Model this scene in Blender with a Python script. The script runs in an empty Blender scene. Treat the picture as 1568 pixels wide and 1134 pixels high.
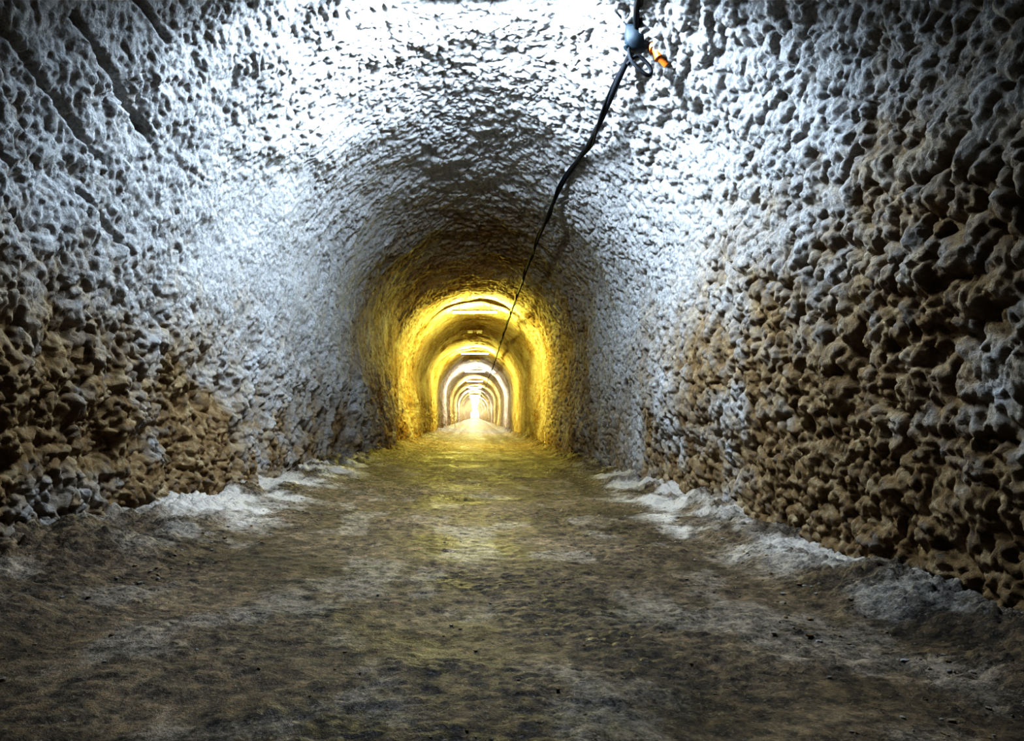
import bpy, math, random
import numpy as np
random.seed(4)
rng = np.random.default_rng(7)
sc = bpy.context.scene
sc.view_settings.view_transform = 'Standard'
for lk in ('Very High Contrast', 'Standard - Very High Contrast', 'High Contrast'):
    try:
        sc.view_settings.look = lk; print('look', lk); break
    except Exception as e:
        print(str(e)[:300])
sc.view_settings.exposure = 0.0

CAMH = 0.8
# ------------------------------------------------------------------ noise
def hsh(ix, iy, seed):
    ix = ix.astype(np.int64); iy = iy.astype(np.int64)
    n = (ix*374761393 + iy*668265263 + seed*144269504) & 0xffffffff
    n = ((n ^ (n >> 13))*1274126177) & 0xffffffff
    n = ((n ^ (n >> 15))*2246822519) & 0xffffffff
    return ((n ^ (n >> 16)) & 0xffffff)/float(0x1000000)
def vn(u, v, seed=0):
    iu = np.floor(u); iv = np.floor(v); fu = u-iu; fv = v-iv
    fu = fu*fu*fu*(fu*(fu*6-15)+10); fv = fv*fv*fv*(fv*(fv*6-15)+10)
    a = hsh(iu, iv, seed); b = hsh(iu+1, iv, seed); c = hsh(iu, iv+1, seed); d = hsh(iu+1, iv+1, seed)
    return (a*(1-fu)+b*fu)*(1-fv)+(c*(1-fu)+d*fu)*fv
def fbm(u, v, seed=0, o=4):
    r = 0; a = .5; t = 0
    for i in range(o):
        r = r+a*vn(u*2**i+i*17.3, v*2**i-i*9.1, seed+i); t += a; a *= .5
    return r/t
def worley(u, v, seed=0):
    iu = np.floor(u); iv = np.floor(v)
    f1 = np.full(u.shape, 9.); f2 = np.full(u.shape, 9.); idr = np.zeros(u.shape)
    for dx in (-1, 0, 1):
        for dy in (-1, 0, 1):
            cx = iu+dx; cy = iv+dy
            px = cx+.05+.9*hsh(cx, cy, seed); py = cy+.05+.9*hsh(cx, cy, seed+77)
            d = np.sqrt((px-u)**2+(py-v)**2)
            r = hsh(cx, cy, seed+191)
            n1 = d < f1
            f2 = np.where(n1, f1, np.minimum(f2, d))
            idr = np.where(n1, r, idr)
            f1 = np.where(n1, d, f1)
    return f1, f2, idr
def ss(a, b, x):
    t = np.clip((x-a)/(b-a), 0, 1); return t*t*(3-2*t)
def lump(u, v, seed):
    f1, f2, r = worley(u, v, seed)
    e = ss(0.0, .35, f2-f1)
    dome = np.sqrt(np.clip(1-(f1/.95)**2, 0, 1))
    return dome*(.35+.65*e)*(.3+.7*r)
def nodule(u, v, seed, r0=.62):
    # union of overlapping hemispheres (max over neighbours) -> protruding rounded knobs, no pits
    iu = np.floor(u); iv = np.floor(v); h = np.zeros(u.shape)
    for dx in (-1, 0, 1):
        for dy in (-1, 0, 1):
            cx = iu+dx; cy = iv+dy
            px = cx+.05+.9*hsh(cx, cy, seed); py = cy+.05+.9*hsh(cx, cy, seed+77)
            r = hsh(cx, cy, seed+191); rad = r0*(.55+.6*r)
            d2 = (px-u)**2+(py-v)**2
            h = np.maximum(h, np.sqrt(np.clip(1-d2/rad**2, 0, 1))*(.45+.55*r))
    return h

# ------------------------------------------------------------------ grids
ys = [-4.0]
while ys[-1] < 314:
    y = ys[-1]
    if y < 1.2: d = .05
    elif y < 30: d = max(.008, .0025*y)
    else: d = .0025*30+(y-30)*.012
    ys.append(y+d)
ys = np.array(ys)
NY = len(ys)

R = 2.0; ZC = 2.1
SB = -0.25  # base z
L1 = ZC-SB
LT = 2*L1+math.pi*R
NS = 1000
sarr = np.linspace(0, LT, NS)
Ycol, Sg = np.meshgrid(ys, sarr, indexing='ij')
th = np.clip((Sg-L1)/R, 0, math.pi)
left = Sg < L1; right = Sg > L1+math.pi*R
nx = -np.cos(th); nz = np.sin(th)
X = R*nx; Z = ZC+R*nz
Z = np.where(left, SB+Sg, Z); Z = np.where(right, SB+(LT-Sg), Z)
lw = ss(-.1, -.9, nx)
rw = ss(.1, .9, nx)
cw = 1-lw-rw
low = ss(2.6, .6, Z)
wide = .22*ss(11.9, 11.3, Ycol+.25*fbm(Sg*1.5, Ycol*0, 5))*low*lw
wide = wide + .10*low*lw*ss(11, 3, Ycol)
big = (fbm(Sg*.55, Ycol*.35, 11, 3)-.5)*.30
dy = np.gradient(ys)[:, None]
def fade(scale): return np.clip(1.6-dy/scale*1.6/.6, 0, 1)
wu = (fbm(Sg*6, Ycol*6, 21, 3)-.5)*.08
wv = (fbm(Sg*6, Ycol*6, 31, 3)-.5)*.08
U = Sg+wu; V = Ycol+wv
A = nodule(U/.098, V/.098, 1, .66)
A2 = nodule(U/.155+.5, V/.155, 12, .50)
B = nodule(U/.046+.3, V/.046, 2, .66)
C = nodule(U/.026, V/.026, 3, .7)
Dl = lump(U/.24, V/.22, 4)
E = nodule(U/.085, V/.12, 6, .68)
F = fbm(U*30, V*30, 41, 3)-.5
f15, f07, f03 = fade(.14), fade(.08), fade(.045)
vary = .60+.8*fbm(Sg*1.1, Ycol*1.1, 55, 3)
vary2 = .5+fbm(Sg*1.7, Ycol*1.7, 56, 2)
lmp = (fbm(U*3.2, V*3.2, 58, 4)-.5)
AA = np.maximum(A, 1.1*A2)
dr = (.052*AA*f15*vary+.022*B*f07*vary2+.010*C*f03)+.06*lmp
ridg = 1-np.abs(2*fbm(U*2.2, V*2.2, 61, 4)-1)
lowl = ss(2.0, .9, Z)
pit = ss(.55, .75, fbm(U*7, V*7, 65, 3))
smooth_p = ss(.42, .58, fbm(Sg*.9, Ycol*.9, 57, 3))*ss(1.0, 2.0, Z)
dl = ((.018*Dl+.030*AA*f15*vary+.024*B*f07*vary2)*(.75+.5*lowl)*(1-.5*smooth_p)+.013*C*f03+lowl*.13*(ridg-.5)+.03*(ridg-.6)-.010*pit*f15+.09*lmp*(1-.5*smooth_p))
dc = (.036*E*f15*vary+.026*B*f07*vary2+.022*AA*f15*vary)*(1-.2*smooth_p)+.013*C*f03+.07*lmp
disp = dr*rw+dl*lw+dc*cw + F*.017*f03
for thg, ya, yb, wg, dep in [(1.22, 3, 6.0, .02, .032), (1.42, 3, 7.0, .02, .040), (1.30, 4.2, 5.8, .016, .02), (1.66, 3, 6.2, .018, .022), (1.52, 5, 9, .018, .018)]:
    s0 = L1+R*thg
    m = np.exp(-((Sg-s0-.05*(fbm(Ycol*1.5, Sg*0, 9, 2)-.5))/wg)**2)*ss(ya-.3, ya, Ycol)*ss(yb+.6, yb-.4, Ycol)*ss(.25, .5, fbm(Ycol*4, Sg*0, 19, 2))
    disp = disp-dep*m
for (ya, za, yb, zb, wg, dep) in [(2.7, 2.5, 3.7, 2.2, .018, .06), (3.25, 2.72, 4.0, 2.5, .02, .08), (2.4, 2.2, 3.1, 1.95, .014, .05),
                                 (3.0, 3.1, 3.9, 3.0, .02, .06), (3.6, 2.0, 4.2, 1.8, .014, .04)]:
    sa = L1+za-ZC; sb = L1+zb-ZC
    px = Ycol-ya; py = Sg-sa; ex = yb-ya; ey = sb-sa; l2 = ex*ex+ey*ey
    t = np.clip((px*ex+py*ey)/l2, 0, 1)
    d = np.sqrt((px-t*ex)**2+(py-t*ey)**2)+.02*(fbm(U*8, V*8, 81, 2)-.5)
    disp = disp-dep*np.exp(-(d/wg)**2)
tot = disp+big-wide
X = X-nx*tot; Z = Z-nz*tot
Yp = Ycol+.0*tot

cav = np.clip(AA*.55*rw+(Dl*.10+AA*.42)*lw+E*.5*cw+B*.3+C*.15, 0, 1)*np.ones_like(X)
nz1 = fbm(Sg*1.3, Ycol*1.3, 91, 4)-.5
nz2 = fbm(Sg*5, Ycol*5, 95, 3)-.5
sr = ss(3.1, .6, Z)*(.38+.80*ss(9.5, 3.0, Ycol))+ss(1.0, .0, Z)*.30
sl = ss(2.4, .4, Z)*(.52+.48*ss(9, 3.0, Ycol))+ss(1.2, .2, Z)*.20
stain = np.where(X > 0, sr, sl)
stain = np.maximum(stain, .58*ss(8.5, 13, Ycol))
stain = np.clip(stain+nz1*1.3*(.2+stain)+nz2*.6*(.3+stain), 0, 1.0)

def grid_mesh(name, X, Y, Z, attrs, mat, flip=False):
    ny, ns = X.shape
    me = bpy.data.meshes.new(name)
    co = np.stack([X, Y, Z], -1).reshape(-1, 3).astype(np.float32)
    idx = np.arange(ny*ns).reshape(ny, ns)
    q = np.stack([idx[:-1, :-1], idx[:-1, 1:], idx[1:, 1:], idx[1:, :-1]], -1).reshape(-1, 4)
    if flip: q = q[:, ::-1]
    nf = len(q)
    me.vertices.add(len(co)); me.vertices.foreach_set('co', co.ravel())
    me.loops.add(nf*4); me.loops.foreach_set('vertex_index', q.ravel().astype(np.int32))
    me.polygons.add(nf)
    me.polygons.foreach_set('loop_start', (np.arange(nf)*4).astype(np.int32))
    me.polygons.foreach_set('loop_total', np.full(nf, 4, np.int32))
    me.polygons.foreach_set('use_smooth', np.ones(nf, bool))
    me.update(calc_edges=True)
    for k, a in attrs.items():
        at = me.attributes.new(k, 'FLOAT', 'POINT')
        at.data.foreach_set('value', np.ascontiguousarray(a, dtype=np.float32).ravel())
    me.materials.append(mat)
    ob = bpy.data.objects.new(name, me); sc.collection.objects.link(ob)
    return ob

# ------------------------------------------------------------------ materials
class NT:
    def __init__(s, name):
        s.m = bpy.data.materials.new(name); s.m.use_nodes = True
        s.t = s.m.node_tree; s.n = s.t.nodes; s.b = s.n['Principled BSDF']
    def L(s, a, b): s.t.links.new(a, b)
    def noise(s, scale, detail=4, rough=.6, vec=None):
        x = s.n.new('ShaderNodeTexNoise'); x.inputs['Scale'].default_value = scale
        x.inputs['Detail'].default_value = detail; x.inputs['Roughness'].default_value = rough
        s.L(vec if vec else s.vec(), x.inputs['Vector']); return x.outputs['Fac']
    def vec(s):
        if not hasattr(s, 'g'): s.g = s.n.new('ShaderNodeNewGeometry')
        return s.g.outputs['Position']
    def attr(s, k):
        a = s.n.new('ShaderNodeAttribute'); a.attribute_name = k; return a.outputs['Fac']
    def ramp(s, fac, stops):
        r = s.n.new('ShaderNodeValToRGB'); e = r.color_ramp.elements
        while len(e) < len(stops): e.new(.5)
        for i, (p, c) in enumerate(stops):
            e[i].position = p; e[i].color = (*c, 1)
        s.L(fac, r.inputs['Fac']); return r.outputs['Color']
    def math(s, op, a, b):
        x = s.n.new('ShaderNodeMath'); x.operation = op
        for i, k in enumerate((a, b)):
            if isinstance(k, (int, float)): x.inputs[i].default_value = k
            else: s.L(k, x.inputs[i])
        return x.outputs[0]
    def mix(s, f, a, b, mode='MIX'):
        x = s.n.new('ShaderNodeMix'); x.data_type = 'RGBA'; x.blend_type = mode
        if isinstance(f, (int, float)): x.inputs['Factor'].default_value = f
        else: s.L(f, x.inputs['Factor'])
        for k, v in (('A', a), ('B', b)):
            sock = [i for i in x.inputs if i.name == k and i.type == 'RGBA'][0]
            if isinstance(v, tuple): sock.default_value = (*v, 1)
            else: s.L(v, sock)
        return [o for o in x.outputs if o.type == 'RGBA'][0]
    def bump(s, h, strength, dist):
        x = s.n.new('ShaderNodeBump'); x.inputs['Strength'].default_value = strength
        x.inputs['Distance'].default_value = dist; s.L(h, x.inputs['Height'])
        s.L(x.outputs['Normal'], s.b.inputs['Normal'])

w = NT('salt_rock')
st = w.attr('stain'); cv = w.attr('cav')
n1 = w.noise(8, 6, .7); n2 = w.noise(45, 5, .7)
salt = w.ramp(n2, [(.30, (.36, .345, .33)), (.56, (.76, .745, .73))])
brown = w.ramp(n1, [(.28, (.12, .072, .034)), (.5, (.37, .255, .135)), (.70, (.66, .54, .37))])
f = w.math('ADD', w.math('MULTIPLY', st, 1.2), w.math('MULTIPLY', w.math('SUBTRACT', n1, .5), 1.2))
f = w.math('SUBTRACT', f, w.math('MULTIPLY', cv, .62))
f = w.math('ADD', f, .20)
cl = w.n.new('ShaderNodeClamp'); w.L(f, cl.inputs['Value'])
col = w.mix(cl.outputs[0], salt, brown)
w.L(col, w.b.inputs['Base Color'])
w.b.inputs['Roughness'].default_value = .85
w.b.inputs['Specular IOR Level'].default_value = .2
hh = w.math('ADD', w.math('MULTIPLY', w.noise(90, 5, .85), 1.4), w.math('MULTIPLY', w.noise(28, 3, .6), .7))
w.bump(hh, .9, .018)

g = NT('packed_salt_earth')
sa = g.attr('salt')
n1 = g.noise(1.3, 6, .7); n2 = g.noise(16, 7, .8); n3 = g.noise(80, 4, .75)
base = g.ramp(n1, [(.34, (.042, .029, .018)), (.5, (.118, .084, .050)), (.66, (.215, .160, .102))])
spk = g.ramp(n2, [(.36, (.24, .22, .20)), (.50, (1, 1, 1)), (.64, (2.1, 2.0, 1.85))])
c1 = g.mix(1.0, base, spk, 'MULTIPLY')
fl = g.ramp(n3, [(.58, (0, 0, 0)), (.66, (1, 1, 1))])
c2 = g.mix(g.math('MULTIPLY', fl, .4), c1, (.46, .40, .32))
sf = g.math('ADD', sa, g.math('MULTIPLY', g.math('SUBTRACT', n2, .5), 3.0))
sf = g.math('ADD', sf, g.math('MULTIPLY', g.math('SUBTRACT', n3, .5), 1.6))
cl = g.n.new('ShaderNodeClamp'); g.L(g.math('MULTIPLY', g.math('MULTIPLY', sf, sa), 1.0), cl.inputs['Value'])
c3 = g.mix(cl.outputs[0], c2, (.60, .54, .47))
g.L(c3, g.b.inputs['Base Color'])
g.b.inputs['Specular IOR Level'].default_value = .35
rr = g.ramp(n1, [(.35, (.44,)*3), (.6, (.70,)*3)]); g.L(rr, g.b.inputs['Roughness'])
g.bump(g.math('ADD', n3, g.math('MULTIPLY', n2, 2.)), .9, .014)

def simple(name, col, rough=.5, metal=0., em=None, es=0, nscale=30, var=.25):
    s = NT(name)
    c = s.ramp(s.noise(nscale, 3), [(.3, tuple(x*(1-var) for x in col)), (.7, tuple(min(1, x*(1+var)) for x in col))])
    s.L(c, s.b.inputs['Base Color']); s.b.inputs['Roughness'].default_value = rough
    s.b.inputs['Metallic'].default_value = metal
    if em:
        s.b.inputs['Emission Color'].default_value = (*em, 1); s.b.inputs['Emission Strength'].default_value = es
    return s.m
m_house = simple('enamelled_steel', (.45, .45, .42), .45)
m_black = simple('black_rubber', (.008, .009, .012), .8)
m_blue = simple('blue_grey_plastic', (.018, .031, .041), .6)
m_orange = simple('orange_plastic', (.62, .20, .03), .5)
m_steel = simple('rusty_steel', (.18, .12, .08), .6, .7)

# ------------------------------------------------------------------ shell
i1 = int(NS*(L1+.55)/LT); i2 = int(NS*(L1+math.pi*R-.55)/LT)
for name, a, b in (('wall_left', 0, i1+1), ('ceiling', i1, i2+1), ('wall_right', i2, NS)):
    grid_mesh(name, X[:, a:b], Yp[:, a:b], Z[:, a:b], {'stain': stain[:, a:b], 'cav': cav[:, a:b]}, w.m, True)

xs = np.linspace(-2.75, 2.45, 340)
FY, FX = np.meshgrid(ys, xs, indexing='ij')
def floor_h(FX, FY):
    h = -.03*FX+.05*(fbm(FX*.9, FY*.6, 101, 3)-.5)+.022*(fbm(FX*5, FY*5, 105, 3)-.5)+.012*(fbm(FX*18, FY*18, 107, 2)-.5)
    e = np.clip(ss(-1.25, -2.15, FX)+ss(1.35, 2.0, FX), 0, 1)
    l = lump(FX/.09, FY/.09, 111)
    n = fbm(FX*3, FY*2, 115, 3)
    h = h+e*(.02+.16*n)*1.0+e*.05*l*ss(.35, .55, n)+e*.03*lump(FX/.045, FY/.045, 117)
    l2 = lump(FX/.05, FY/.05, 131)
    h = h+.014*l2*ss(.44, .62, fbm(FX*1.2, FY*1.2, 121, 3))
    h = h-.014*np.exp(-((FX-.75)/.2)**2)-.014*np.exp(-((FX+.75)/.2)**2)
    return h
FZ = floor_h(FX, FY)
nn = fbm(FX*3.5, FY*2.5, 141, 4)
salt = np.clip(ss(1.25, 1.75, FX)*ss(2.4, 4., FY)*ss(13, 7.5, FY)*1.0+ss(-1.3, -1.8, FX)*ss(3.5, 5.5, FY)*ss(13, 8, FY)*.95, 0, 1)*ss(.16, .58, nn)
salt = np.clip(salt+.42*ss(.50, .70, nn), 0, 1.0)
grid_mesh('floor', FX, FY, FZ, {'salt': salt}, g.m, False)

xe = np.linspace(-2.6, 2.6, 40); ze = np.linspace(-.4, 4.6, 40)
EZ, EX = np.meshgrid(ze, xe, indexing='ij')
EY = 313+.4*(fbm(EX*2, EZ*2, 7)-.5)
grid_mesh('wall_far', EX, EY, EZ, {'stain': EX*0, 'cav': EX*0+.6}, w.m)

# ------------------------------------------------------------------ helper geometry
def link(ob, parent=None):
    sc.collection.objects.link(ob)
    if parent: ob.parent = parent
    return ob
def mesh_obj(name, verts, faces, mat, parent=None, smooth=False, bevel=0):
    me = bpy.data.meshes.new(name); me.from_pydata(verts, [], faces); me.update()
    me.materials.append(mat)
    if smooth:
        for p in me.polygons: p.use_smooth = True
    ob = bpy.data.objects.new(name, me); link(ob, parent)
    if bevel:
        md = ob.modifiers.new('b', 'BEVEL'); md.width = bevel; md.segments = 3
    return ob
def prism(name, prof, x0, x1, mat, parent, bevel=0):
    n = len(prof)
    v = [(x0, p[0], p[1]) for p in prof]+[(x1, p[0], p[1]) for p in prof]
    f = [tuple(range(n))[::-1], tuple(range(n, 2*n))]+[(i, (i+1) % n, n+(i+1) % n, n+i) for i in range(n)]
    return mesh_obj(name, v, f, mat, parent, bevel=bevel)
def tube(name, pts, r, mat, parent=None, res=4, spl='POLY'):
    cu = bpy.data.curves.new(name, 'CURVE'); cu.dimensions = '3D'; cu.bevel_depth = r; cu.bevel_resolution = res
    cu.use_fill_caps = True
    s = cu.splines.new(spl); s.points.add(len(pts)-1)
    for i, p in enumerate(pts): s.points[i].co = (*p, 1)
    if spl == 'NURBS': s.use_endpoint_u = True; s.order_u = 3; s.resolution_u = 6
    cu.materials.append(mat)
    return link(bpy.data.objects.new(name, cu), parent)
def empty(name, loc):
    e = bpy.data.objects.new(name, None); e.location = loc; e.empty_display_size = .2
    return link(e)
def ceil_z(x, y):
    j = int(np.argmin(np.abs(ys-y)))
    row = np.where(Z[j] > 2.6)[0]
    k = row[np.argmin(np.abs(X[j][row]-x))]
    return float(Z[j][k])

# ------------------------------------------------------------------ fluorescent lamps
WHITE = (.69, .835, 1.0); YEL = (1.0, .90, .22); PALE = (1.0, .92, .45); NEU = (.95, .97, .88)
def lamp(y, col, power, z=3.79, shield=False):
    em = simple('tube_glow', (.9, .9, .9), .3, em=col, es=power)
    e = empty('fluorescent_lamp', (0, y, z))
    prism('housing', [(-.05, .03), (.05, .03), (.035, .085), (-.035, .085)], -.66, .66, m_house, e, .004)
    if shield:
        # asymmetric sheet-metal plate added out of view: roof dims ceiling, rear lip darkens foreground
        prism('added_light_shield', [(-.070, .024), (.092, .024), (.092, .028), (-.074, .028), (-.078, -.064), (-.074, -.064)], -.65, .65, m_house, e)
    for sx in (-1, 1):
        prism('lampholder', [(-.02, -.025), (.02, -.025), (.028, .032), (-.028, .032)], sx*.645-.015, sx*.645+.015, m_house, e, .003)
        cz = ceil_z(sx*.45, y)-z
        tube('hanger', [(sx*.45, 0, .08), (sx*.45, 0, max(cz, .1))], .006, m_steel, e, 2)
    n = 10; r = .019; v = []; f = []
    for sx in (-.63, .63):
        v += [(sx, r*math.cos(2*math.pi*i/n), r*math.sin(2*math.pi*i/n)) for i in range(n)]
    f = [(i, (i+1) % n, n+(i+1) % n, n+i) for i in range(n)]
    mesh_obj('glass_tube', v, f, em, e, True)
lamp(4.88, WHITE, 1560, 3.87, True)
lamp(19.6, YEL, 1300)
lamp(32.3, YEL, 1400)
lamp(45, NEU, 1400)
lamp(57.5, PALE, 1400)
y = 70; k = 0
while y < 312:
    lamp(y, [PALE, NEU, PALE, NEU][k % 4], 1500); y += 12.6; k += 1

for y in (26, 39):
    z = min(ceil_z(-.15, y), ceil_z(.15, y))
    e = empty('ceiling_junction_fitting', (0, y, z-.07))
    prism('backplate', [(-.06, .02), (.06, .02), (.06, .10), (-.06, .10)], -.30, .30, m_steel, e, .005)
    for sx in (-1, 1):
        prism('cover', [(-.07, -.06), (.07, -.06), (.08, .03), (-.08, .03)], sx*.18-.1, sx*.18+.1, m_house, e, .015)

# ------------------------------------------------------------------ hanging power cable
path = [(1.05, .5, 2.95), (1.05, 2.4, 2.88), (1.09, 3.9, 2.86), (1.10, 4.6, 2.86), (1.18, 5.0, 2.90), (1.235, 5.15, 2.86), (1.20, 5.35, 2.80), (1.17, 5.55, 2.75), (1.166, 6.0, 2.73),
        (1.175, 6.9, 2.78), (1.12, 7.9, 2.87), (1.05, 8.6, 2.85), (1.01, 9.8, 2.79), (1.0, 11, 2.83), (.967, 13.3, 2.77),
        (1.0, 15, 2.84), (.965, 16.8, 2.78), (.98, 20, 2.83), (.967, 23.5, 2.77), (1.0, 29, 2.83), (1.02, 37, 2.77), (1.0, 50, 2.84), (1.0, 65, 2.8)]
P = [(x, y, z+CAMH) for x, y, z in path]
e = empty('power_cable', (0, 0, 0))
tube('sheath', P, .024, m_black, e, spl='NURBS')
pp = np.array(P); yy = np.arange(1, 60, .12)
px = np.interp(yy, pp[:, 1], pp[:, 0]); pz = np.interp(yy, pp[:, 1], pp[:, 2])
tube('companion_wire', [(px[i]+.03*math.cos(yy[i]*2.6), yy[i], pz[i]+.03*math.sin(yy[i]*2.6)) for i in range(len(yy))], .012, m_black, e, 2, 'NURBS')
for y in (7.9, 11, 15, 20, 29):
    x = float(np.interp(y, pp[:, 1], pp[:, 0])); z = float(np.interp(y, pp[:, 1], pp[:, 2]))
    tube('tie', [(x, y, z-.02), (x+.02, y+.01, z+.03), (x+.04, y, ceil_z(x+.05, y)+.05)], .006, m_steel, e, 2)

bx, by, bz = 1.235, 5.12, 2.86+CAMH
e = empty('junction_box', (bx, by, bz))
n = 24; v = []; f = []
prof = [(.0, -.055), (.085, -.055), (.105, -.04), (.11, .03), (.10, .045), (.07, .055), (.06, .07), (0, .072)]
for r, d in prof:
    for i in range(n):
        a = 2*math.pi*i/n
        rr = r*(1+.10*abs(math.sin(2*a)))
        v.append((rr*math.cos(a), -d, rr*math.sin(a)*1.05))
for j in range(len(prof)-1):
    for i in range(n): f.append((j*n+i, j*n+(i+1) % n, (j+1)*n+(i+1) % n, (j+1)*n+i))
mesh_obj('body', v, f, m_blue, e, True)
for a in (0.6, 2.3, 3.9, 5.4):
    tube('gland', [(.095*math.cos(a), 0, .095*math.sin(a)), (.145*math.cos(a), 0, .145*math.sin(a))], .024, m_blue, e, 3)
tube('mount', [(0, .03, .05), (.03, .05, ceil_z(bx, by)-bz+.08)], .012, m_steel, e, 3)
tube('orange_plug', [(.10, -.02, -.08), (.125, -.04, -.13), (.14, -.05, -.20)], .040, m_orange, e, 4)
tube('orange_collar', [(.105, -.02, -.09), (.115, -.03, -.115)], .052, m_orange, e, 4)
tube('orange_tip', [(.14, -.05, -.20), (.19, -.05, -.25)], .022, m_orange, e, 4)
tube('slack_loop', [(-.08, 0, -.07), (-.09, -.03, -.18), (-.03, -.05, -.27), (.06, -.05, -.34), (.085, -.04, -.28), (.03, -.03, -.20), (-.04, -.03, -.15), (-.09, 0, -.22)],
     .014, m_black, e, 3, 'NURBS')
tube('feed_loop', [(-.07, 0, .07), (-.11, -.02, .15), (-.04, -.03, .24), (.03, -.03, .16), (-.01, -.02, .07)], .013, m_black, e, 3, 'NURBS')
tube('side_wire', [(-.11, 0, .10), (-.22, -.05, .20), (-.42, -.2, .30), (-.6, -.4, .38)], .010, m_black, e, 2, 'NURBS')

# ------------------------------------------------------------------ loose salt crumbs (one object)
import bmesh
ico = bmesh.new(); bmesh.ops.create_icosphere(ico, subdivisions=1, radius=1)
iv = np.array([v.co[:] for v in ico.verts]); ifc = np.array([[v.index for v in f.verts] for f in ico.faces]); ico.free()
V = []; Fc = []; S = []
for k in range(2600):
    y = 1.2+11*random.random()**1.3
    if random.random() < .5:
        x = random.uniform(-1.6, 1.6); s = .002+.007*random.random()**3
    else:
        x = random.choice((-1, 1))*(1.62-.35*abs(random.gauss(0, .6))); s = .003+.011*random.random()**4
    z = float(floor_h(np.array([[x]]), np.array([[y]]))[0, 0])
    q = iv*(1+.5*(rng.random((len(iv), 1))-.5))*np.array([1, random.uniform(.7, 1.2), random.uniform(.5, .8)])*s
    a = random.random()*6.28; c, d = math.cos(a), math.sin(a)
    q = np.stack([q[:, 0]*c-q[:, 1]*d+x, q[:, 0]*d+q[:, 1]*c+y, q[:, 2]+z+s*.2], 1)
    Fc.append(ifc+len(V)*len(iv)); V.append(q); S.append(np.full(len(iv), .2+random.random()*.9))
V = np.concatenate(V); Fc = np.concatenate(Fc)
me = bpy.data.meshes.new('salt_gravel'); me.from_pydata(V.tolist(), [], Fc.tolist()); me.update()
at = me.attributes.new('stain', 'FLOAT', 'POINT'); at.data.foreach_set('value', np.concatenate(S).astype(np.float32))
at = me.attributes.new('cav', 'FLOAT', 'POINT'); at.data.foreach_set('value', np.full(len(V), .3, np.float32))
me.materials.append(w.m)
link(bpy.data.objects.new('salt_gravel', me))

# ------------------------------------------------------------------ world, camera
wd = bpy.data.worlds.new('world'); sc.world = wd; wd.use_nodes = True
wd.node_tree.nodes['Background'].inputs[0].default_value = (.02, .025, .03, 1)
wd.node_tree.nodes['Background'].inputs[1].default_value = .05
cd = bpy.data.cameras.new('camera'); cam = bpy.data.objects.new('camera', cd); sc.collection.objects.link(cam)
cam.location = (0, 0, CAMH); cam.rotation_euler = (math.pi/2, 0, 0)
cd.sensor_width = 36; cd.lens = 24; cd.shift_x = 58/1600; cd.shift_y = 72.5/1600
cd.clip_end = 1000; cd.clip_start = .05
sc.camera = cam
print('NY', NY, 'verts', NY*NS)
